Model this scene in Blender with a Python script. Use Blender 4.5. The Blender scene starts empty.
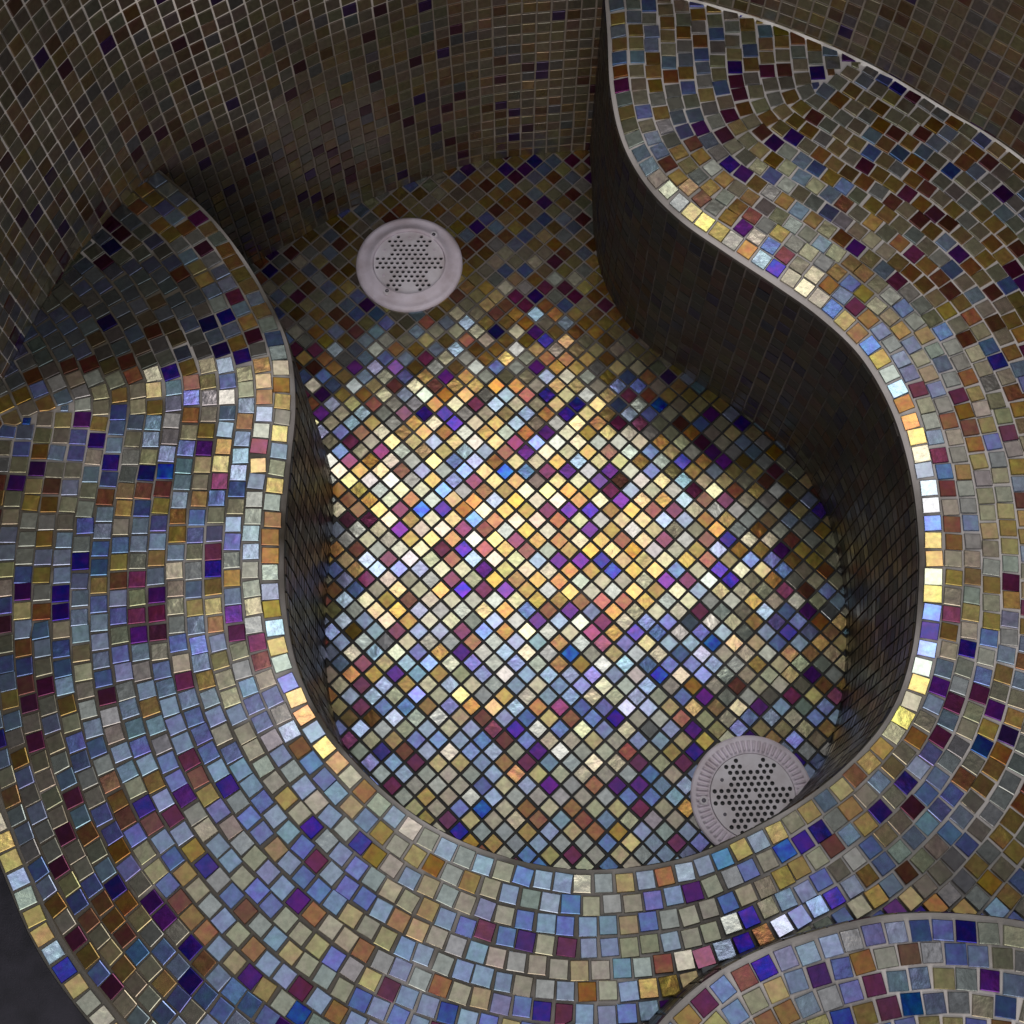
import bpy, bmesh, math, random
import numpy as np
from mathutils import Vector
from mathutils.geometry import tessellate_polygon

random.seed(7)
rng = np.random.default_rng(7)
scene = bpy.context.scene
C = scene.collection

# ------------------------------------------------------------ camera
H, TILT, F = 2.10, math.radians(20.0), 1350.0
cam_d = bpy.data.cameras.new('camera')
cam = bpy.data.objects.new('camera', cam_d)
C.objects.link(cam)
cam.location = (0, 0, H)
cam.rotation_euler = (TILT, 0, 0)
cam_d.sensor_width = 36.0
cam_d.lens = F / 1024 * 36.0
cam_d.clip_start = 0.02
cam_d.clip_end = 200
scene.camera = cam

# ------------------------------------------------------------ world, lamps, exposure
world = bpy.data.worlds.new('World')
scene.world = world
world.use_nodes = True
bg = world.node_tree.nodes['Background']
bg.inputs['Color'].default_value = (0.80, 0.86, 1.0, 1)
bg.inputs['Strength'].default_value = 0.10

def area_lamp(name, loc, target, sx, sy, watts, col):
    d = bpy.data.lights.new(name, 'AREA')
    d.shape = 'RECTANGLE'; d.size = sx; d.size_y = sy
    d.energy = watts; d.color = col
    o = bpy.data.objects.new(name, d); C.objects.link(o)
    o.location = loc
    o.rotation_euler = (Vector(target) - Vector(loc)).to_track_quat('-Z', 'Y').to_euler()
    return o
area_lamp('window_light', (0.02, 3.22, 7.0), (0, 0.9, 0), 3.0, 1.70, 62, (1.0, 0.96, 0.89))
area_lamp('right_fill', (2.0, 3.1, 4.4), (0.6, 1.0, 0), 2.8, 2.6, 14, (1.0, 0.94, 0.88))  # added fill, no real fitting: lifts the far right bench
area_lamp('front_fill', (-0.4, -2.6, 2.5), (0.2, 1.5, 0.5), 3.4, 2.4, 66, (1.0, 0.93, 0.88))  # unseen fill added behind the camera to brighten walls and grout
area_lamp('overhead_fill', (-0.35, 0.2, 4.4), (-0.1, 0.4, 0), 2.9, 3.2, 20, (0.90, 0.93, 1.0))  # added overhead fill for the mid-tones of the near floor and bench

scene.view_settings.view_transform = 'Standard'
scene.view_settings.look = 'None'
scene.view_settings.gamma = 1
scene.view_settings.use_curve_mapping = False
scene.view_settings.exposure = 0.18
scene.cycles.max_bounces = 6
scene.cycles.glossy_bounces = 4
scene.cycles.diffuse_bounces = 3

# ------------------------------------------------------------ dimensions
ZB = 0.42          # bench height above the foot-well floor
ZS = ZB + 0.12     # raised step
ZW = 0.90          # wall height
ZG = -0.10         # dark deck outside
PB, PF, PW = 0.0246, 0.0246, 0.0235     # tile pitches: bench, floor, walls

def unproj(px, py, z):
    u, w = (px - 512) / F, (512 - py) / F
    dx, dy, dz = u, math.sin(TILT) + w * math.cos(TILT), -math.cos(TILT) + w * math.sin(TILT)
    t = (z - H) / dz
    return (dx * t, dy * t)

def resample(pts, step, closed=False):
    """Catmull-Rom through pts, evenly resampled."""
    P = np.array(pts, float)
    n = len(P)
    out = []
    rngk = range(n if closed else n - 1)
    for i in rngk:
        if closed:
            p0, p1, p2, p3 = P[(i-1) % n], P[i], P[(i+1) % n], P[(i+2) % n]
        else:
            p1, p2 = P[i], P[i+1]
            p0 = P[i-1] if i > 0 else 2*p1 - p2
            p3 = P[i+2] if i + 2 < n else 2*p2 - p1
        for t in np.linspace(0, 1, 24, endpoint=False):
            out.append(0.5*((2*p1) + (-p0+p2)*t + (2*p0-5*p1+4*p2-p3)*t*t + (-p0+3*p1-3*p2+p3)*t**3))
    out.append(P[0] if closed else P[-1])
    out = np.array(out)
    seg = np.linalg.norm(np.diff(out, axis=0), axis=1)
    s = np.concatenate([[0], np.cumsum(seg)])
    m = max(2, int(round(s[-1] / step)))
    q = np.linspace(0, s[-1], m + 1)
    return np.stack([np.interp(q, s, out[:, 0]), np.interp(q, s, out[:, 1])], 1)

def normals(P):
    """unit normals to the LEFT of travel"""
    T = np.gradient(P, axis=0)
    T /= np.linalg.norm(T, axis=1)[:, None]
    return np.stack([-T[:, 1], T[:, 0]], 1)

# ------------------------------------------------------------ plan outlines (metres, from the bench plane)
def on(z, L): return [unproj(x, y, z) for x, y in L]
edge_px = [(151,151),(203,200),(240,248),(268,297),(288,345),(294,400),(289,460),(283,530),(284,600),(296,665),
           (325,725),(370,778),(425,822),(490,852),(560,868),(625,868),(690,856),(750,830),(810,795),(860,752),
           (895,705),(914,650),(921,590),(921,530),(912,465),(893,405),(862,352),(820,312),(775,280),(725,247),
           (680,215),(645,178),(622,135),(611,85),(608,30),(605,-12)]
back_fl = [(300,237),(350,208),(400,187),(450,169),(500,158),(550,153)]
EDGE = resample(on(ZB, edge_px), 0.006)
WALL_L = [(-150,640),(-110,560),(-60,478),(0,380),(58,265),(151,151)]
WALL_R = [(605,-12),(645,-11),(690,-1),(780,26),(870,65),(950,112),(1024,160),(1150,270),(1240,420),(1270,620)]
WALL = resample(on(ZB, WALL_L) + on(0, back_fl) + on(ZB, WALL_R), 0.008)
RIM = resample(on(ZB, [(-150,640),(-90,700),(-45,775),(-13,850),(28,945),(82,1022),(150,1095),(270,1160),(420,1200),(560,1225)]), 0.008)
OUT_B = resample(on(ZB, [(560,1225),(800,1260),(1100,1200),(1270,1000),(1270,620)]), 0.02)
STEP = resample(on(ZS, [(600,1200),(618,1090),(650,1035),(700,985),(765,948),(850,922),(910,913),(980,915),(1050,928),(1120,965),
                        (1200,1060),(1200,1180),(1050,1260),(800,1270),(660,1250)]), 0.008, closed=True)[:-1]

def nearest(P, Q, closed=False):
    """signed distance of points P to polyline Q (positive on the left of travel), and nearest point, normal"""
    P = np.atleast_2d(P)
    A = Q if closed else Q[:-1]
    B = np.roll(Q, -1, 0) if closed else Q[1:]
    D = B - A
    L2 = (D**2).sum(1)
    bestd = np.full(len(P), 1e9); bi = np.zeros(len(P), int)
    for c in range(0, len(P), 400):
        p = P[c:c+400]
        t = np.clip(((p[:, None] - A) * D).sum(2) / L2, 0, 1)
        q = A + t[..., None] * D
        d = np.linalg.norm(p[:, None] - q, axis=2)
        k = d.argmin(1)
        bestd[c:c+400] = d[np.arange(len(p)), k]; bi[c:c+400] = k
    n = np.stack([-D[bi, 1], D[bi, 0]], 1) / np.sqrt(L2[bi])[:, None]
    t = np.clip(((P - A[bi]) * D[bi]).sum(1) / L2[bi], 0, 1)
    q = A[bi] + t[:, None] * D[bi]
    sgn = np.sign(((P - q) * n).sum(1)); sgn[sgn == 0] = 1
    return bestd * sgn, q, n

def area2(P): return 0.5*np.sum(P[:,0]*np.roll(P[:,1],-1) - np.roll(P[:,0],-1)*P[:,1])
# EDGE runs down the left side, round the bottom, up the right: bench lies to its right
step_ccw = area2(STEP) > 0
if not step_ccw: STEP = STEP[::-1].copy()      # interior on the left

# ------------------------------------------------------------ bench height field
def h_edge(d, n=None):
    # n: edge normal pointing to the well; the near side of the well is laid flatter than the sides
    a = 0.012 if n is None else 0.012*(1 - 0.85*np.clip((n[:, 1]-.15)/.6, 0, 1))
    return -a*np.exp(-np.maximum(d, 0)/0.0105)
def h_rim(dr):
    dr = np.maximum(dr, 0)
    w = 0.17
    a = np.clip((w - dr)/w, 0, 1)
    base = -0.040*a**1.5*1.0
    lip = np.where(dr < 0.030, (0.030 - dr)*0.5, 0)
    return base + lip
def h_step(ds): return 0.011*np.exp(-np.maximum(ds, 0)/0.020)
# the narrow end of the left bench falls away beyond a crease
CA, CB = np.array(unproj(-6, 392, ZB)), np.array(unproj(287, 350, ZB))
_t = (CB - CA)/np.linalg.norm(CB - CA); CNRM = np.array([-_t[1], _t[0]])
if CNRM[1] < 0: CNRM = -CNRM
def h_wedge(P):
    P = np.atleast_2d(P)
    return np.where(P[:, 0] < 0.0, -math.tan(math.radians(7))*np.maximum(((P - CA) @ CNRM), 0), 0.0)
def bench_h(P):
    de, _, ne = nearest(P, EDGE); de = np.abs(de)
    dr = np.abs(nearest(P, RIM)[0])
    ds = -nearest(P, STEP, True)[0]
    return ZB + h_edge(de, ne) + h_rim(dr) + np.where(ds < 0.1, h_step(ds), 0) + h_wedge(P)
def bench_hn(P):
    e = 0.003
    z = bench_h(P)
    gx = (bench_h(P + [e, 0]) - bench_h(P - [e, 0]))/(2*e)
    gy = (bench_h(P + [0, e]) - bench_h(P - [0, e]))/(2*e)
    n = np.stack([-gx, -gy, np.ones(len(P))], 1)
    return z, n/np.linalg.norm(n, axis=1)[:, None]

# ------------------------------------------------------------ materials
def nd(t, typ, loc=(0, 0), **kw):
    n = t.nodes.new(typ); n.location = loc
    for k, v in kw.items(): setattr(n, k, v)
    return n
def base_mat(name):
    m = bpy.data.materials.new(name); m.use_nodes = True
    return m, m.node_tree, m.node_tree.nodes['Principled BSDF']

def tile_material(name, rough, gain=1.0, metal=0.86, coat=0.35):
    m, t, b = base_mat(name)
    col = nd(t, 'ShaderNodeAttribute', attribute_name='tile_col')
    var = nd(t, 'ShaderNodeAttribute', attribute_name='tile_var')
    geo = nd(t, 'ShaderNodeNewGeometry')
    n1 = nd(t, 'ShaderNodeTexNoise'); n1.inputs['Scale'].default_value = 75; n1.inputs['Detail'].default_value = 3
    t.links.new(geo.outputs['Position'], n1.inputs['Vector'])
    n2 = nd(t, 'ShaderNodeTexNoise'); n2.inputs['Scale'].default_value = 160; n2.inputs['Detail'].default_value = 2
    t.links.new(geo.outputs['Position'], n2.inputs['Vector'])
    # glass colour drifts a little inside each tile
    hsv = nd(t, 'ShaderNodeHueSaturation')
    mr = nd(t, 'ShaderNodeMapRange'); mr.inputs['From Min'].default_value = .3; mr.inputs['From Max'].default_value = .7
    mr.inputs['To Min'].default_value = 0.475; mr.inputs['To Max'].default_value = 0.525
    t.links.new(n1.outputs['Fac'], mr.inputs['Value'])
    t.links.new(mr.outputs[0], hsv.inputs['Hue'])
    mv = nd(t, 'ShaderNodeMapRange'); mv.inputs['From Min'].default_value = .3; mv.inputs['From Max'].default_value = .7
    mv.inputs['To Min'].default_value = .80*gain; mv.inputs['To Max'].default_value = 1.12*gain
    t.links.new(n2.outputs['Fac'], mv.inputs['Value'])
    t.links.new(mv.outputs[0], hsv.inputs['Value'])
    t.links.new(col.outputs['Color'], hsv.inputs['Color'])
    t.links.new(hsv.outputs[0], b.inputs['Base Color'])
    b.inputs['Metallic'].default_value = metal
    rr = nd(t, 'ShaderNodeMath', operation='MULTIPLY_ADD')
    rr.inputs[1].default_value = 0.16; rr.inputs[2].default_value = rough
    t.links.new(var.outputs['Fac'], rr.inputs[0]); t.links.new(rr.outputs[0], b.inputs['Roughness'])
    b.inputs['Coat Weight'].default_value = coat; b.inputs['Coat Roughness'].default_value = 0.12
    bp = nd(t, 'ShaderNodeBump'); bp.inputs['Strength'].default_value = 0.22; bp.inputs['Distance'].default_value = 0.0016
    mix = nd(t, 'ShaderNodeMath', operation='MULTIPLY_ADD'); mix.inputs[1].default_value = 0.12
    t.links.new(n2.outputs['Fac'], mix.inputs[0]); t.links.new(n1.outputs['Fac'], mix.inputs[2])
    t.links.new(mix.outputs[0], bp.inputs['Height']); t.links.new(bp.outputs[0], b.inputs['Normal'])
    return m

def grout_material(name, c0, c1, rough=0.45, scale=9.0, spec=0.5, pale_ramp=None):
    m, t, b = base_mat(name)
    geo = nd(t, 'ShaderNodeNewGeometry')
    n1 = nd(t, 'ShaderNodeTexNoise'); n1.inputs['Scale'].default_value = scale; n1.inputs['Detail'].default_value = 5
    n2 = nd(t, 'ShaderNodeTexNoise'); n2.inputs['Scale'].default_value = 380; n2.inputs['Detail'].default_value = 3
    for n in (n1, n2): t.links.new(geo.outputs['Position'], n.inputs['Vector'])
    r = nd(t, 'ShaderNodeValToRGB')
    r.color_ramp.elements[0].position = .35; r.color_ramp.elements[0].color = (*c0, 1)
    r.color_ramp.elements[1].position = .65; r.color_ramp.elements[1].color = (*c1, 1)
    fac = n1.outputs['Fac']
    if pale_ramp:      # joint colour grows paler along a given direction
        dot = nd(t, 'ShaderNodeVectorMath', operation='DOT_PRODUCT'); dot.inputs[1].default_value = (pale_ramp[0], pale_ramp[1], pale_ramp[4] if len(pale_ramp) > 4 else 0)
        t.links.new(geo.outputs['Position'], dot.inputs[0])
        m1 = nd(t, 'ShaderNodeMapRange'); m1.inputs['From Min'].default_value = pale_ramp[2]; m1.inputs['From Max'].default_value = pale_ramp[3]
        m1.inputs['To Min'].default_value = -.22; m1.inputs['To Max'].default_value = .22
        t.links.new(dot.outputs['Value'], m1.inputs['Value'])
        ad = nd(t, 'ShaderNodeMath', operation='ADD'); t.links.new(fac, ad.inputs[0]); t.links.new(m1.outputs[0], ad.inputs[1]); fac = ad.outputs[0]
    t.links.new(fac, r.inputs['Fac']); t.links.new(r.outputs[0], b.inputs['Base Color'])
    b.inputs['Roughness'].default_value = rough
    b.inputs['Specular IOR Level'].default_value = spec
    bp = nd(t, 'ShaderNodeBump'); bp.inputs['Strength'].default_value = 0.5; bp.inputs['Distance'].default_value = 0.001
    t.links.new(n2.outputs['Fac'], bp.inputs['Height']); t.links.new(bp.outputs[0], b.inputs['Normal'])
    return m

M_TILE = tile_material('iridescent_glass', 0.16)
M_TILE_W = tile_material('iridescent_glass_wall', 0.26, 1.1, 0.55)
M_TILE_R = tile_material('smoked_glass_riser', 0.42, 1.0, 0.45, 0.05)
M_GR_F = grout_material('charcoal_grout', (0.012, 0.011, 0.010), (0.22, 0.19, 0.17), 0.5, pale_ramp=(-.1, 1, 0.85, 1.25))
M_GR_B = grout_material('grey_grout', (0.075, 0.062, 0.045), (0.60, 0.56, 0.54), 0.42, 5.0, pale_ramp=(1, .8, -.35, 1.5))
M_GR_W = grout_material('wall_grout', (0.20, 0.17, 0.14), (0.92, 0.86, 0.80), 0.34, 4.0, pale_ramp=(-0.35, -.3, .05, .6, 1))  # joints paler with height: reflected light painted into the grout colour
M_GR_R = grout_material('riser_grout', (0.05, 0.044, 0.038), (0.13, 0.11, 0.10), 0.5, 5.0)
M_JOINT = grout_material('pale_joint', (0.45, 0.42, 0.38), (0.8, 0.77, 0.74), 0.25, 30.0)
M_DARK = grout_material('dark_stone', (0.014, 0.013, 0.020), (0.034, 0.031, 0.045), 0.5, 22.0, 0.4)
def plastic(name, c):
    m, t, b = base_mat(name)
    geo = nd(t, 'ShaderNodeNewGeometry')
    n1 = nd(t, 'ShaderNodeTexNoise'); n1.inputs['Scale'].default_value = 30; n1.inputs['Detail'].default_value = 6
    t.links.new(geo.outputs['Position'], n1.inputs['Vector'])
    r = nd(t, 'ShaderNodeValToRGB')
    r.color_ramp.elements[0].position = .3; r.color_ramp.elements[0].color = (c[0]*.74, c[1]*.70, c[2]*.68, 1)
    r.color_ramp.elements[1].position = .6; r.color_ramp.elements[1].color = (*c, 1)
    t.links.new(n1.outputs['Fac'], r.inputs['Fac']); t.links.new(r.outputs[0], b.inputs['Base Color'])
    b.inputs['Roughness'].default_value = 0.38
    return m
M_PL = plastic('white_plastic', (0.95, 0.85, 0.95))
M_PL2 = plastic('bright_white_plastic', (0.98, 0.92, 0.98))
M_HOLE = base_mat('drain_inside')[0]
M_HOLE.node_tree.nodes['Principled BSDF'].inputs['Base Color'].default_value = (0.008, 0.007, 0.009, 1)
M_STEEL = base_mat('screw_steel')[0]
_b = M_STEEL.node_tree.nodes['Principled BSDF']
_b.inputs['Base Color'].default_value = (0.10, 0.09, 0.11, 1); _b.inputs['Metallic'].default_value = .8; _b.inputs['Roughness'].default_value = .4

# ------------------------------------------------------------ palette (linear colour of the glass)
# third number: +1 belongs to the blue batches, -1 to the gold and brown ones
PAL = [((0.52,0.48,0.34), 22, -.2), ((0.46,0.48,0.44), 15, .1), ((0.62,0.50,0.24), 8, -.7), ((0.36,0.46,0.64), 14, 1), ((0.21,0.28,0.64), 9, 1),
       ((0.50,0.33,0.10), 11, -1), ((0.42,0.20,0.06), 6, -1), ((0.27,0.09,0.06), 4, -.6), ((0.19,0.03,0.10), 4.5, 0),
       ((0.12,0.012,0.24), 3, 0), ((0.045,0.010,0.34), 2.6, .3), ((0.010,0.10,0.50), 0.8, .6)]
# the walls are laid in darker bronze glass
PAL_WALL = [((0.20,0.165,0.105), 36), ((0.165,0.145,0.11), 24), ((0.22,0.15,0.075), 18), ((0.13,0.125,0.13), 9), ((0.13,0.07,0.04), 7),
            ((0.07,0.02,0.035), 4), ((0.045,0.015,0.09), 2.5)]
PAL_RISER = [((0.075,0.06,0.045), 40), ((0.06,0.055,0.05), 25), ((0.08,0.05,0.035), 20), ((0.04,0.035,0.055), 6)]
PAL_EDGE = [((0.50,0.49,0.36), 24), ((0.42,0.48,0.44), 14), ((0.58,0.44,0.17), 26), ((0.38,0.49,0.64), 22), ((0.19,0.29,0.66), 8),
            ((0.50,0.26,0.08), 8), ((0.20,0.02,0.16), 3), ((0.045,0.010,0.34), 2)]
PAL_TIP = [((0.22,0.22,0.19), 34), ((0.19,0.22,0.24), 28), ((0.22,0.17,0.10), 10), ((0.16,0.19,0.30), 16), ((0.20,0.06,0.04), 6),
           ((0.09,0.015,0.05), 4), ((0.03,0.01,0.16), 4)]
from mathutils import noise
def batch(x, y, gx, gy, off):
    """slow drift of the tile batches across a surface"""
    v = gx*x + gy*(y-.7) + off + 1.5*noise.noise(Vector((x*5, y*5, 3.1))) + .6*noise.noise(Vector((x*16, y*16, 7.7)))
    return max(-1.6, min(1.6, v))
def tile_colour(pal=PAL, bias=0.0):
    w = np.array([p[1]*(math.exp(bias*p[2]) if len(p) > 2 else 1) for p in pal], float)
    k = rng.choice(len(pal), p=w/w.sum())
    c = np.array(pal[k][0])
    c = c * rng.uniform(0.54, 0.76) + rng.normal(0, .03, 3)*c.max()
    return tuple(np.clip(c, 0.004, 0.95))

# ------------------------------------------------------------ mesh assembly
class Mesh:
    def __init__(s): s.v = []; s.f = []; s.m = []; s.c = []; s.r = []
    def add(s, verts, faces, mat, col=(0.3, 0.3, 0.3), var=0.5):
        o = len(s.v); s.v += [tuple(map(float, p)) for p in verts]
        for f in faces:
            s.f.append([i + o for i in f]); s.m.append(mat); s.c.append(col); s.r.append(var)
    def build(s, name, mats, parent=None, smooth_mats=()):
        me = bpy.data.meshes.new(name); me.from_pydata(s.v, [], s.f)
        for m in mats: me.materials.append(m)
        me.polygons.foreach_set('material_index', s.m)
        a = me.attributes.new('tile_col', 'FLOAT_COLOR', 'FACE')
        a.data.foreach_set('color', np.array([(*c, 1) for c in s.c], dtype=np.float32).ravel())
        a = me.attributes.new('tile_var', 'FLOAT', 'FACE')
        a.data.foreach_set('value', np.array(s.r, dtype=np.float32))
        if smooth_mats:
            me.polygons.foreach_set('use_smooth', [mm in smooth_mats for mm in s.m])
        me.update()
        o = bpy.data.objects.new(name, me); C.objects.link(o)
        if parent: o.parent = parent
        return o

def tag(o, label=None, cat=None, group=None, kind=None):
    if label: o['label'] = label
    if cat: o['category'] = cat
    if group: o['group'] = group
    if kind: o['kind'] = kind
    return o
def thing(name, label, cat, loc=(0, 0, 0), group=None):
    o = bpy.data.objects.new(name, None); C.objects.link(o); o.location = loc
    o.empty_display_size = 0.05
    return tag(o, label, cat, group)

def add_tile(mb, pts3, n, thick=0.0017, bev=0.0008, mat=1, col=None):
    """a bevelled slab: pts3 outline lying on the bed, n its normal"""
    P = np.array(pts3); n = np.array(n); c = P.mean(0); k = len(P)
    lo = P - n*0.002
    mid = P + n*(thick - bev*0.7)
    d = c - P; L = np.linalg.norm(d, axis=1)[:, None]
    top = P + d/np.maximum(L, 1e-6)*min(bev*1.35, L.min()*0.5) + n*thick
    apex = c + n*(thick + 0.0002)
    V = np.vstack([lo, mid, top])
    F_ = [[i, (i+1) % k, k+(i+1) % k, k+i] for i in range(k)]
    F_ += [[k+i, k+(i+1) % k, 2*k+(i+1) % k, 2*k+i] for i in range(k)]
    F_.append([2*k+i for i in range(k)])
    mb.add(V, F_, mat, col or tile_colour(), random.random())

# ------------------------------------------------------------ planar mosaic layout
def clip(poly, q, n):
    """keep the side of the line (q, n) that n points to"""
    out = []; k = len(poly)
    for i in range(k):
        a, b = poly[i], poly[(i+1) % k]
        da = (a[0]-q[0])*n[0] + (a[1]-q[1])*n[1]; db = (b[0]-q[0])*n[0] + (b[1]-q[1])*n[1]
        if da >= 0: out.append(a)
        if (da > 0) != (db > 0) and abs(da-db) > 1e-12:
            t = da/(da-db); out.append((a[0]+(b[0]-a[0])*t, a[1]+(b[1]-a[1])*t))
    return out
def parea(p):
    return 0.5*abs(sum(p[i][0]*p[(i+1) % len(p)][1] - p[(i+1) % len(p)][0]*p[i][1] for i in range(len(p)))) if len(p) > 2 else 0

class Layout:
    def __init__(s, pitch, gap): s.p = pitch; s.g = gap; s.c = []; s.a = []; s.w = []; s.h = []; s.grid = {}; s.pri = 0
    def key(s, x, y): return (int(math.floor(x/s.p/1.5)), int(math.floor(y/s.p/1.5)))
    def neigh(s, x, y):
        i, j = s.key(x, y)
        for a in (-1, 0, 1):
            for b in (-1, 0, 1):
                yield from s.grid.get((i+a, j+b), ())
    def put(s, x, y, ang, w=None, h=None, minf=0.55):
        for k in s.neigh(x, y):
            if math.hypot(s.c[k][0]-x, s.c[k][1]-y) < minf*s.p: return False
        s.grid.setdefault(s.key(x, y), []).append(len(s.c))
        s.c.append((x, y)); s.a.append(ang); s.w.append(w or s.p-s.g); s.h.append(h or s.p-s.g)
        return True
    def square(s, k):
        (x, y), a, w, h = s.c[k], s.a[k], s.w[k]/2, s.h[k]/2
        ca, sa = math.cos(a), math.sin(a)
        return [(x+u*w*ca-v*h*sa, y+u*w*sa+v*h*ca) for u, v in ((-1,-1),(1,-1),(1,1),(-1,1))]
    def overlap(s, i, j):
        A, B = s.square(i), s.square(j)
        for ang in (s.a[i], s.a[i]+math.pi/2, s.a[j], s.a[j]+math.pi/2):
            ax = (math.cos(ang), math.sin(ang))
            pa = [p[0]*ax[0]+p[1]*ax[1] for p in A]; pb = [p[0]*ax[0]+p[1]*ax[1] for p in B]
            if max(pa) < min(pb) + s.g*0.25 or max(pb) < min(pa) + s.g*0.25: return False
        return True
    def polys(s, bounds, minarea=0.16):
        """bounds: list of (polyline, closed, side, inset) half-plane clips by nearest segment"""
        P = np.array(s.c); keep = np.ones(len(P), bool); clips = [[] for _ in P]
        for Q, closed, side, inset in bounds:
            d, q, n = nearest(P, Q, closed)
            d = d*side; n = n*side
            keep &= d > -0.45*s.p
            for k in np.where(np.abs(d) < 1.1*s.p + inset)[0]:
                if inset > 0.02 and k < s.pri: continue
                clips[k].append((q[k] + n[k]*inset, n[k]))
        out = []
        for k in range(len(P)):
            if not keep[k]: continue
            poly = s.square(k)
            for j in s.neigh(*s.c[k]):
                if j == k or math.hypot(s.c[k][0]-s.c[j][0], s.c[k][1]-s.c[j][1]) > 1.5*s.p: continue
                if k < s.pri and j >= s.pri: continue
                if s.overlap(k, j):
                    dx, dy = s.c[k][0]-s.c[j][0], s.c[k][1]-s.c[j][1]; L = math.hypot(dx, dy)
                    fr = s.w[j]/(s.w[k]+s.w[j])
                    mx, my = s.c[j][0] + dx*fr + dx/L*s.g*0.42, s.c[j][1] + dy*fr + dy/L*s.g*0.42
                    poly = clip(poly, (mx, my), (dx/L, dy/L))
                    if len(poly) < 3: break
            for q, n in clips[k]:
                if len(poly) < 3: break
                poly = clip(poly, q, n)
            if parea(poly) > minarea*s.p**2: out.append((k, poly))
        return out

def offset_rows(lay, Q, side, d0, rows, closed=False, minf=0.62, jit=0.0, stagger=0.5):
    """tiles in rows parallel to the polyline Q, on its left (side=1) or right (-1)"""
    N = normals(Q)*side
    for r in range(rows):
        d = d0 + r*lay.p
        O = Q + N*d
        seg = np.linalg.norm(np.diff(O, axis=0), axis=1)
        s = np.concatenate([[0], np.cumsum(seg)])
        m = int(s[-1]/lay.p)
        if m < 2: continue
        pp = s[-1]/m
        q = (np.arange(m) + 0.5 + (rng.uniform(-.4, .4) if stagger else 0))*pp
        q = q[(q > 0) & (q < s[-1])]
        X = np.interp(q, s, O[:, 0]); Y = np.interp(q, s, O[:, 1])
        NX = np.interp(q, s, N[:, 0]); NY = np.interp(q, s, N[:, 1])
        dd = np.abs(nearest(np.stack([X, Y], 1), Q, closed)[0])
        for x, y, nx, ny, dk in zip(X, Y, NX, NY, dd):
            if dk < d - 0.30*lay.p: continue
            ang = math.atan2(ny, nx) - math.pi/2
            lay.put(x + rng.normal(0, jit), y + rng.normal(0, jit), ang + rng.normal(0, 0.03 if jit else 0),
                    (lay.p-lay.g)*(1 + rng.normal(0, .03 if jit else 0)), (lay.p-lay.g)*(1 + rng.normal(0, .025 if jit else 0)), minf)

def tilt(n, s):
    v = np.array(n) + np.array([rng.normal(0, s), rng.normal(0, s), 0]); return v/np.linalg.norm(v)

# ------------------------------------------------------------ foot-well floor
well = np.vstack([EDGE, WALL[(lambda a, b: slice(a, b))(
    int(np.linalg.norm(WALL-EDGE[0], axis=1).argmin()), int(np.linalg.norm(WALL-EDGE[-1], axis=1).argmin())+1)][::-1][1:-1]])
WELL = well if area2(well) > 0 else well[::-1].copy()

DR = 0.0945
drain_a = unproj(409, 262, 0.012); drain_b = unproj(753, 796, 0.012)
lay = Layout(PF, 0.0032)
ca, sa = math.cos(math.radians(45)), math.sin(math.radians(45))
cx, cy = unproj(580, 560, 0)
SHEET = {(a, b): (rng.normal(0, .0006), rng.normal(0, .0006), rng.normal(0, .004)) for a in range(10) for b in range(10)}
for i in range(-45, 46):
    for j in range(-45, 46):
        u, v = i*PF, j*PF
        x, y = cx + u*ca - v*sa, cy + u*sa + v*ca
        sx, sy, sr = SHEET[((i+50)//12, (j+50)//12)]      # mosaic comes on sheets, each laid a touch askew
        du, dv = ((i+50) % 12 - 5.5)*PF, ((j+50) % 12 - 5.5)*PF
        lay.put(x + sx - dv*sr + rng.normal(0, .0003), y + sy + du*sr + rng.normal(0, .0003), math.radians(45) + sr + rng.normal(0, .018))
mb = Mesh()
P3 = [(x, y, 0.0) for x, y in WELL + 0*WELL]
# bed: the well outline pushed 2 cm out under the risers
Wn = normals(np.vstack([WELL, WELL[:1]]))[:-1]
bed = WELL - Wn*0.0
tri = tessellate_polygon([[Vector((x, y, 0)) for x, y in bed]])
mb.add([(x, y, 0) for x, y in bed], [list(t) if area2(bed[list(t)]) > 0 else list(t)[::-1] for t in tri], 0)
for k, poly in lay.polys([(WELL, True, 1, 0.0012)], 0.05):
    c = np.mean(poly, axis=0)
    if math.hypot(c[0]-drain_a[0], c[1]-drain_a[1]) < DR-0.02 or math.hypot(c[0]-drain_b[0], c[1]-drain_b[1]) < DR-0.02: continue
    n = tilt((0, 0, 1), 0.028)
    z = [-(n[0]*(p[0]-c[0]) + n[1]*(p[1]-c[1]))/n[2] for p in poly]
    add_tile(mb, [(p[0], p[1], zz+0.0003) for p, zz in zip(poly, z)], n, col=tile_colour(PAL, batch(c[0], c[1], 0, -1.3, -.1)))
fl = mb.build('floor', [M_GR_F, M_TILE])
tag(fl, kind='structure')

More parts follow.
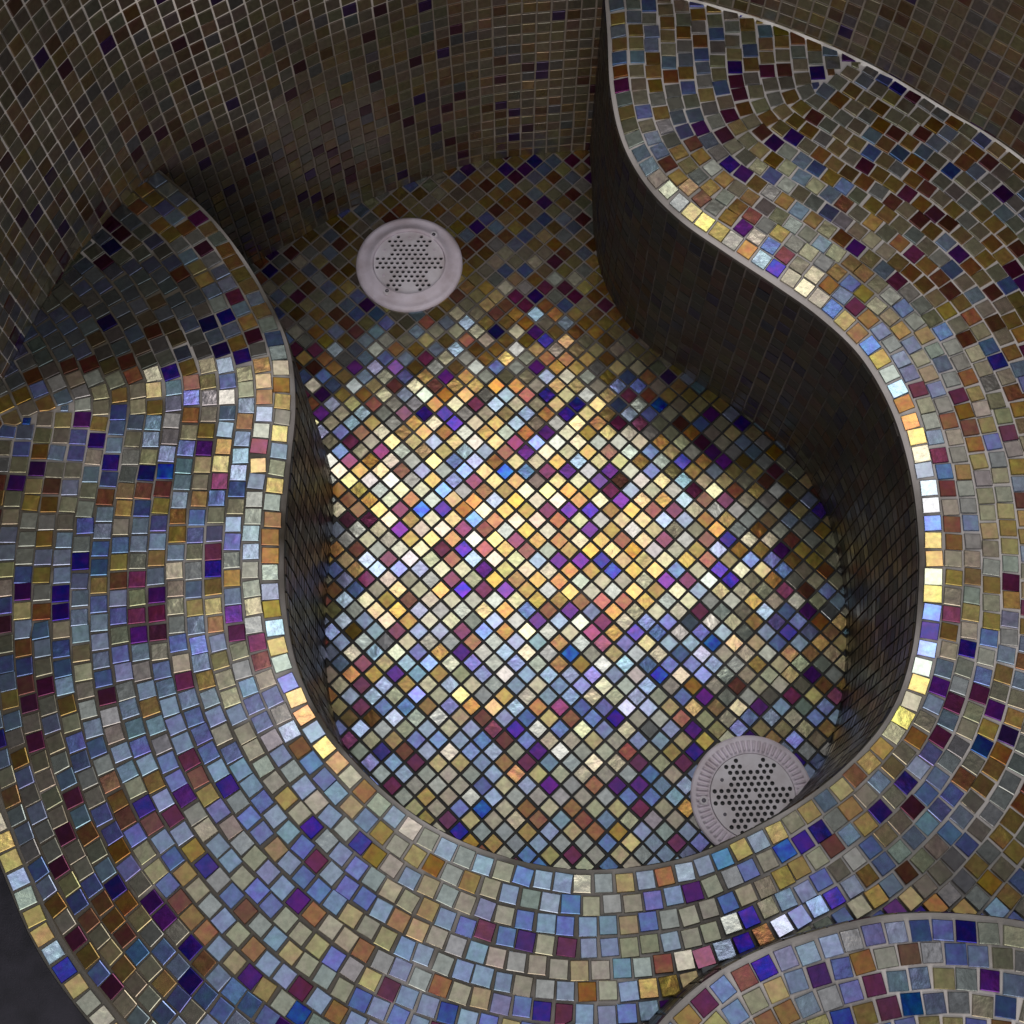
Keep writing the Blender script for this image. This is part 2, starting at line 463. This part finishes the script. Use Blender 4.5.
# ------------------------------------------------------------ vertical tiled strips
def strip_mosaic(mb, Q, side, z0, z1, pitch, gap, mat=1, drop=None, pal=None):
    """tiles on the vertical face over polyline Q, facing the left (side=1) or right (-1)"""
    N = normals(Q)*side
    seg = np.linalg.norm(np.diff(Q, axis=0), axis=1); s = np.concatenate([[0], np.cumsum(seg)])
    m = int(round(s[-1]/pitch)); q = np.linspace(0, s[-1], m+1)
    X = np.interp(q, s, Q[:, 0]); Y = np.interp(q, s, Q[:, 1])
    NX = np.interp(q, s, N[:, 0]); NY = np.interp(q, s, N[:, 1])
    rows = int(round((z1-z0)/pitch)); ph = (z1-z0)/rows
    ph0 = ph
    for i in range(m):
        if drop is not None: ph = ph0*(z1 - z0 + float(drop(np.array([[X[i], Y[i]]]))[0]))/(z1-z0)
        a = np.array([X[i], Y[i]]); b = np.array([X[i+1], Y[i+1]])
        t = (b-a)/np.linalg.norm(b-a)
        n2 = np.array([NX[i]+NX[i+1], NY[i]+NY[i+1]]); n2 /= np.linalg.norm(n2)
        for r in range(rows):
            w = (np.linalg.norm(b-a)-gap)/2*(1+rng.normal(0, .012)); hh = (ph-gap)/2*(1+rng.normal(0, .012))
            c = (a+b)/2 + t*rng.normal(0, .0003); zc = z0 + (r+.5)*ph + rng.normal(0, .0003)
            jt, jz = rng.normal(0, .02), rng.normal(0, .02)
            nn = np.array([n2[0]+t[0]*jt, n2[1]+t[1]*jt, jz]); nn /= np.linalg.norm(nn)
            pts = []
            for u, v in ((-1,-1),(1,-1),(1,1),(-1,1)):
                p = np.array([*(c+t*u*w), zc+v*hh])
                pts.append(p - nn*np.dot(p-np.array([*c, zc]), nn) + np.array([*n2, 0])*0.0003)
            cr = np.cross(np.array(pts[1])-pts[0], np.array(pts[2])-pts[1])
            if np.dot(cr, nn) < 0: pts = pts[::-1]
            add_tile(mb, pts, nn, mat=mat, col=tile_colour(pal or PAL_WALL))
def ribbon(mb, Q, z0, z1, mat=0, side=1, off=0.0):
    A = Q + normals(Q)*side*off; n = len(A)
    z1 = np.broadcast_to(z1, (n,))
    V = [(x, y, z0) for x, y in A] + [(x, y, float(z)) for (x, y), z in zip(A, z1)]
    F_ = [[i, i+1, n+i+1, n+i] for i in range(n-1)]
    if side == 1: F_ = [f[::-1] for f in F_]
    mb.add(V, F_, mat)

# ------------------------------------------------------------ curved back wall
# WALL travels from the left, over the back, to the right: the tub lies to its right
wall = thing('tub_wall', 'tall curved dark mosaic wall rising behind the foot well and the benches', 'wall', (0, 0, 0))
mb = Mesh()
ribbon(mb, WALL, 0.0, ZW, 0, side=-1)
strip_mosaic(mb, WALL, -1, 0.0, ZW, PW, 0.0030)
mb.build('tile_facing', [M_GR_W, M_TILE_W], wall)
mb = Mesh()      # solid core behind the facing
N = normals(WALL); A = WALL + N*0.003; B = WALL + N*0.16; n = len(A)
V = [(*p, ZG) for p in A] + [(*p, ZW-.002) for p in A] + [(*p, ZG) for p in B] + [(*p, ZW-.002) for p in B]
Fs = []
for i in range(n-1):
    Fs += [[i, n+i, n+i+1, i+1], [2*n+i, 2*n+i+1, 3*n+i+1, 3*n+i], [n+i, 3*n+i, 3*n+i+1, n+i+1]]
Fs += [[0, 2*n, 3*n, n], [n-1, 2*n-1, 4*n-1, 3*n-1]]
mb.add(V, Fs, 0); mb.build('core', [M_DARK], wall)
mb = Mesh()      # coping tiles on the top of the wall
A = WALL - N*0.006; B = WALL + N*0.17
for a, b, z0, z1 in ((A, B, ZW+.001, ZW+.022),):
    V = [(*p, z0) for p in a] + [(*p, z1) for p in a] + [(*p, z0) for p in b] + [(*p, z1) for p in b]
    Fs = []
    for i in range(n-1):
        Fs += [[i, i+1, n+i+1, n+i], [2*n+i, 3*n+i, 3*n+i+1, 2*n+i+1], [n+i, n+i+1, 3*n+i+1, 3*n+i], [i, 2*n+i, 2*n+i+1, i+1]]
    mb.add(V, Fs, 0)
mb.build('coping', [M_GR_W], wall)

# ------------------------------------------------------------ bench that rings the well
bench = thing('tub_bench', 'wide mosaic bench sweeping round the sunken foot well with a rounded pale edge', 'bench')
BE = 0.036   # width of the bullnose strip
mb = Mesh()
NE = -normals(EDGE)                       # towards the bench
ds = [0.0, .002, .004, .007, .010, .014, .019, .026, BE]
rings = [np.column_stack([EDGE + NE*d, ZB + h_edge(d, normals(EDGE)) + h_wedge(EDGE + NE*d)]) for d in ds]
n = len(EDGE); V = np.vstack(rings); Fs = []
for r in range(len(ds)-1):
    for i in range(n-1): Fs.append([r*n+i, (r+1)*n+i, (r+1)*n+i+1, r*n+i+1])
mb.add(V, Fs, 0)
# rim strip of the lower left, sloping down and lipped
NR = normals(RIM)
c0 = EDGE[len(EDGE)//2]
if np.dot(NR[len(RIM)//2], c0 - RIM[len(RIM)//2]) < 0: NR = -NR
RW = 0.17
dr = [0, .006, .012, .018, .024, .030, .038, .05, .07, .09, .11, .13, .15, RW]
n = len(RIM); V = np.vstack([np.column_stack([RIM + NR*d, np.full(n, ZB + float(h_rim(np.array(d))))]) for d in dr]); Fs = []
for r in range(len(dr)-1):
    for i in range(n-1): Fs.append([r*n+i, r*n+i+1, (r+1)*n+i+1, (r+1)*n+i][::-1])
mb.add(V, Fs, 0)
# flat middle
iL = int(np.linalg.norm(WALL-EDGE[0], axis=1).argmin()); iR = int(np.linalg.norm(WALL-EDGE[-1], axis=1).argmin())
WN = normals(WALL)
wall_right = (WALL + WN*0.002)[iR:]; wall_left = (WALL + WN*0.002)[:iL+1]
inner = EDGE + NE*BE
rim_in = RIM + NR*RW
iA = int(np.linalg.norm(wall_left - CA, axis=1).argmin()); iB = int(np.linalg.norm(inner - CB, axis=1).argmin())
contour = np.vstack([inner[iB:], wall_right[6:], OUT_B[::-1], rim_in[::-1], wall_left[8:iA+1]])
contour_tip = np.vstack([inner[:iB+1], wall_left[iA:]])
for ct in (contour, contour_tip):
    tri = tessellate_polygon([[Vector((x, y, 0)) for x, y in ct]])
    zz = ZB + float(h_edge(BE)) + h_wedge(ct)
    mb.add([(x, y, z) for (x, y), z in zip(ct, zz)], [list(t) if area2(ct[list(t)]) > 0 else list(t)[::-1] for t in tri], 0)
contour = np.vstack([contour, contour_tip])
# tiles
lay = Layout(PB, 0.0028)
offset_rows(lay, RIM, 1 if np.dot(normals(RIM)[60], NR[60]) > 0 else -1, 0.0135, 1, jit=0.0003)
lay.pri = len(lay.c)
offset_rows(lay, EDGE, -1, 0.0163, 44, jit=0.0007)
# fill what the rows left open
fill = []
xs = np.arange(contour[:,0].min(), contour[:,0].max(), PB*0.25); ys = np.arange(contour[:,1].min(), contour[:,1].max(), PB*0.25)
G = np.array([(x, y) for x in xs for y in ys])
de = nearest(G, EDGE)[0]
G = G[(de < -0.03) & (np.abs(nearest(G, RIM)[0]) > 0.040)]
nf = 0
for x, y in G:
    ok = all(math.hypot(lay.c[k][0]-x, lay.c[k][1]-y) > 0.76*PB for k in lay.neigh(x, y))
    if ok:
        _, _, nn = nearest(np.array([[x, y]]), EDGE)
        lay.put(x, y, math.atan2(nn[0][1], nn[0][0]), minf=0.74); nf += 1
# slivers of grout left where rows meet take small cut pieces
def blocked(x, y, m):
    for k in lay.neigh(x, y):
        dx, dy = x-lay.c[k][0], y-lay.c[k][1]; ca_, sa_ = math.cos(lay.a[k]), math.sin(lay.a[k])
        if abs(dx*ca_+dy*sa_) < lay.w[k]/2+m and abs(-dx*sa_+dy*ca_) < lay.h[k]/2+m: return True
    return False
for x, y in G:
    if not blocked(x, y, .16*PB):
        _, _, nn = nearest(np.array([[x, y]]), EDGE)
        lay.put(x, y, math.atan2(nn[0][1], nn[0][0]), PB*.42, PB*.42, minf=0.25); nf += 1
print('filled', nf)
rim_side = 1 if np.dot(normals(RIM)[60], NR[60]) > 0 else -1
ob_n = normals(OUT_B)
ob_side = 1 if np.dot(ob_n[20], c0 - OUT_B[20]) > 0 else -1
cells = lay.polys([(EDGE, False, -1, 0.0035), (WALL, False, -1, 0.002), (RIM, False, rim_side, 0.001), (RIM, False, rim_side, 0.0268), (OUT_B, False, ob_side, .003), (STEP, True, -1, .001)], .06)
Cn = np.array([np.mean(p, axis=0) for _, p in cells]); Z, NN = bench_hn(Cn)
NN = np.array([tilt(v, 0.024) for v in NN])
edge_d = np.abs(nearest(Cn, EDGE)[0])
for (k, poly), c, z, nn, ed in zip(cells, Cn, Z, NN, edge_d):
    pts = [(p[0], p[1], z - (nn[0]*(p[0]-c[0]) + nn[1]*(p[1]-c[1]))/nn[2] + 0.0004) for p in poly]
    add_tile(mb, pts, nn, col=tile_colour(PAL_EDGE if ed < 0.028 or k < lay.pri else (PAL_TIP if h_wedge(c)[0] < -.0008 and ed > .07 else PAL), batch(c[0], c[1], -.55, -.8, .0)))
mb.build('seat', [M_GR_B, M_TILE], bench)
mb = Mesh()
ribbon(mb, EDGE, 0.0, ZB + h_edge(np.zeros(len(EDGE)), normals(EDGE)) + h_wedge(EDGE), 0, side=1)
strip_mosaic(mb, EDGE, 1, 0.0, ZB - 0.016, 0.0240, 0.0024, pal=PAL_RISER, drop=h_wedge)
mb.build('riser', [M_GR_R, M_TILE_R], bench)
# pale grout fillet where the right bench meets the wall
for Q, mj in ((WALL[iR:], M_JOINT),):
    mb = Mesh()
    nw = -normals(Q); n = len(Q); zb = bench_h(Q + nw*.02) 
    zb = np.where(np.abs(zb-ZB) < .08, zb, ZB)
    prof = [(.0030, .0050), (.0034, .0034), (.0046, .0024), (.0062, .0018), (.0066, -.001)]
    V = np.vstack([np.column_stack([Q + nw*a, zb + c]) for a, c in prof]); Fs = []
    for r in range(len(prof)-1):
        for i in range(n-1): Fs.append([r*n+i, r*n+i+1, (r+1)*n+i+1, (r+1)*n+i][::-1])
    mb.add(V, Fs, 0)
    mb.build('joint', [mj], bench, smooth_mats=(0,))
mb = Mesh()      # outer drop behind the rim
R2 = np.vstack([RIM, OUT_B[1:]])
ribbon(mb, R2, ZG, ZB - 0.0225, 0, side=-rim_side)
mb.build('outer_face', [M_DARK], bench)

# ------------------------------------------------------------ raised step, lower right
step = thing('tub_step', 'raised rounded mosaic step on the bench in the lower right corner', 'step')
mb = Mesh()
NSt = normals(np.vstack([STEP[-1:], STEP, STEP[:1]]))[1:-1]; n = len(STEP)
ds = [0, .002, .005, .009, .014, .02, .03]
V = np.vstack([np.column_stack([STEP + NSt*d, np.full(n, ZS + float(h_edge(np.array(d)))*0.5)]) for d in ds]); Fs = []
for r in range(len(ds)-1):
    for i in range(n): j = (i+1) % n; Fs.append([r*n+i, r*n+j, (r+1)*n+j, (r+1)*n+i])
mb.add(V, Fs, 0)
ic = STEP + NSt*0.03
tri = tessellate_polygon([[Vector((x, y, 0)) for x, y in ic]])
mb.add([(x, y, ZS + float(h_edge(np.array(.03)))*.5) for x, y in ic], [list(t) if area2(ic[list(t)]) > 0 else list(t)[::-1] for t in tri], 0)
lay = Layout(PB*1.03, 0.003)
offset_rows(lay, np.vstack([STEP, STEP[:1]]), 1, 0.0185, 12, jit=0.0007)
cells = lay.polys([(STEP, True, 1, 0.0045)])
Cn = np.array([np.mean(p, axis=0) for _, p in cells])
dd = np.abs(nearest(Cn, STEP, True)[0]); _, _, nq = nearest(Cn, STEP, True)
for (k, poly), c, d, nv in zip(cells, Cn, dd, nq):
    g = 0.5*0.014/0.0105*math.exp(-d/0.0105)
    nn = tilt((-nv[0]*g, -nv[1]*g, 1), .024); z = ZS + 0.5*float(h_edge(np.array(d)))
    add_tile(mb, [(p[0], p[1], z - (nn[0]*(p[0]-c[0]) + nn[1]*(p[1]-c[1]))/nn[2] + .0004) for p in poly], nn, col=tile_colour(PAL, batch(c[0], c[1], 0, 0, .8)))
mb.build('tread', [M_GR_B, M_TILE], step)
mb = Mesh()
SC = np.vstack([STEP, STEP[:1]])
ribbon(mb, SC, ZB-0.03, ZS + float(h_edge(np.array(0.)))*.5, 0, side=-1)
strip_mosaic(mb, SC, -1, ZB+.006, ZS-.012, 0.0262, 0.003, pal=PAL_WALL)
mb.build('riser', [M_GR_R, M_TILE_W], step)

# ------------------------------------------------------------ drain covers
def lathe(mb, prof, seg=96, mat=0, a0=0.0):
    V = []; Fs = []; n = len(prof)
    for i in range(seg):
        a = a0 + 2*math.pi*i/seg
        V += [(r*math.cos(a), r*math.sin(a), z) for r, z in prof]
    for i in range(seg):
        j = (i+1) % seg
        for k in range(n-1): Fs.append([i*n+k, j*n+k, j*n+k+1, i*n+k+1])
    mb.add(V, Fs, mat)
def make_drain(name, label, loc, rot, ribbed, rp):
    t = thing(name, label, 'drain cover', (*loc, 0.001), 'drain covers in the foot well floor')
    t.rotation_euler = (0, 0, rot)
    zp = 0.0085 if not ribbed else 0.0105      # height of the grate plate
    mb = Mesh()
    if ribbed:
        prof = [(DR, 0), (DR, .0035), (DR-.002, .0052), (DR-.005, .0058), (DR-.008, .0062)]
        lathe(mb, prof)
        seg = 62*4
        V = []; Fs = []
        r0, r1 = DR-.008, rp+.004
        for i in range(seg):
            a = 2*math.pi*i/seg
            up = .0034 if (i % 4) in (1, 2) else 0.0
            V += [(r0*math.cos(a), r0*math.sin(a), .0062+up*.3), ((r0-.003)*math.cos(a), (r0-.003)*math.sin(a), .0066+up),
                  ((r1+.002)*math.cos(a), (r1+.002)*math.sin(a), .0086+up), (r1*math.cos(a), r1*math.sin(a), .0090+up*.3), ((r1-.002)*math.cos(a), (r1-.002)*math.sin(a), .0090)]
        for i in range(seg):
            j = (i+1) % seg
            for k in range(4): Fs.append([i*5+k, j*5+k, j*5+k+1, i*5+k+1])
        mb.add(V, Fs, 0)
        lathe(mb, [(r1-.002, .0090), (rp+.0008, .0090), (rp+.0006, .002)])
    else:
        prof = [(DR, 0), (DR, .004), (DR-.0015, .0065), (DR-.005, .0085), (DR-.008, .0088), (DR-.011, .0078),
                (DR-.02, .0092), (rp+.006, .0130), (rp+.002, .0142), (rp+.0006, .0136), (rp+.0006, .002)]
        lathe(mb, prof)
    o = mb.build('rim', [M_PL], t, smooth_mats=() if ribbed else (0,))
    # grate plate with real holes on a triangular lattice
    p = rp/6.2
    mb = Mesh()
    lathe(mb, [(rp-.0002, .003), (rp-.0002, zp-.0006), (rp-.0008, zp-.0001), (rp-.0012, zp-.0001)])
    hr = p*0.33; R = p/math.sqrt(3)
    for i in range(-8, 9):
        for j in range(-8, 9):
            x, y = (i + j*0.5)*p, j*p*math.sqrt(3)/2
            r = math.hypot(x, y)
            if r > 6.6*p: continue
            ax = min(abs(x*math.sin(k*math.pi/3) - y*math.cos(k*math.pi/3)) for k in range(3))
            hole = 0.5*p < r < 4.15*p or (4.15*p <= r < 5.65*p and ax < 0.93*p)
            hexa = [(x + R*math.cos(math.pi/6 + k*math.pi/3), y + R*math.sin(math.pi/6 + k*math.pi/3)) for k in range(6)]
            hexa = [(a*min(1, (rp-.0008)/math.hypot(a, b)), b*min(1, (rp-.0008)/math.hypot(a, b))) for a, b in hexa]
            if not hole:
                mb.add([(a, b, zp) for a, b in hexa], [list(range(6))], 0); continue
            V = []; Fs = []
            for k in range(12):
                a = math.pi/6 + k*math.pi/6
                if k % 2 == 0: V.append((*hexa[k//2], zp))
                else:
                    h0, h1 = hexa[k//2], hexa[(k//2+1) % 6]; V.append(((h0[0]+h1[0])/2, (h0[1]+h1[1])/2, zp))
            V += [(x+hr*math.cos(math.pi/6+k*math.pi/6), y+hr*math.sin(math.pi/6+k*math.pi/6), zp) for k in range(12)]
            V += [(v[0], v[1], zp-.004) for v in V[12:24]]
            for k in range(12):
                l = (k+1) % 12
                Fs += [[k, l, 12+l, 12+k], [12+k, 12+l, 24+l, 24+k]]
            mb.add(V, Fs, 0)
    mb.build('grate', [M_PL2], t)
    mb = Mesh()
    mb.add([((rp-.0005)*math.cos(k*math.pi/24), (rp-.0005)*math.sin(k*math.pi/24), zp-.0045) for k in range(48)], [list(range(48))], 0)
    mb.build('sump', [M_HOLE], t)
    def knob(name, x, y, z, r, mat, hh=.0016):
        mb = Mesh(); V = []; Fs = []; s = 20
        for rr, zz in ((r, -.003), (r, hh*.6), (r*.8, hh), (r*.45, hh), (r*.4, hh*.35)):
            V += [(x+rr*math.cos(2*math.pi*k/s), y+rr*math.sin(2*math.pi*k/s), z+zz) for k in range(s)]
        for q in range(4):
            for k in range(s): l = (k+1) % s; Fs.append([q*s+k, q*s+l, (q+1)*s+l, (q+1)*s+k])
        Fs.append([4*s+k for k in range(s)])
        mb.add(V, Fs, 0); return mb.build(name, [mat], t)
    pads = [30, 90, 150, 210, 270, 330]
    use = (150, 210) if ribbed else (30, 90, 150, 210)
    for a in use:
        a = math.radians(a); knob('plug', .80*rp*math.cos(a), .80*rp*math.sin(a), zp, .0027, M_STEEL if ribbed else M_PL, .0007)
    for a in ((183, 2) if ribbed else (52, 238)):
        a = math.radians(a); rr = (rp + DR)/2 - .004 if ribbed else rp + .006
        knob('screw_boss', rr*math.cos(a), rr*math.sin(a), .0100, .0072, M_PL2, .0036 if not ribbed else .0016)
        knob('screw', rr*math.cos(a), rr*math.sin(a), .0118, .0034, M_STEEL, .0026 if not ribbed else .0006)
    return t
make_drain('drain_cover', 'smooth round white drain cover nearer the curved back wall', drain_a, 0.0, False, DR*0.67)
make_drain('drain_cover', 'ribbed round white drain cover partly hidden by the bench edge at lower right', drain_b, math.radians(2), True, DR*0.69)

# ------------------------------------------------------------ dark deck outside the tub
mb = Mesh()
S = 12
Wp = [(-S, -S), (S, -S), (S, S), (-S, S)]
mb.add([(x, y, ZG) for x, y in Wp], [[0, 1, 2, 3]], 0)
tag(mb.build('ground', [M_DARK]), kind='structure')
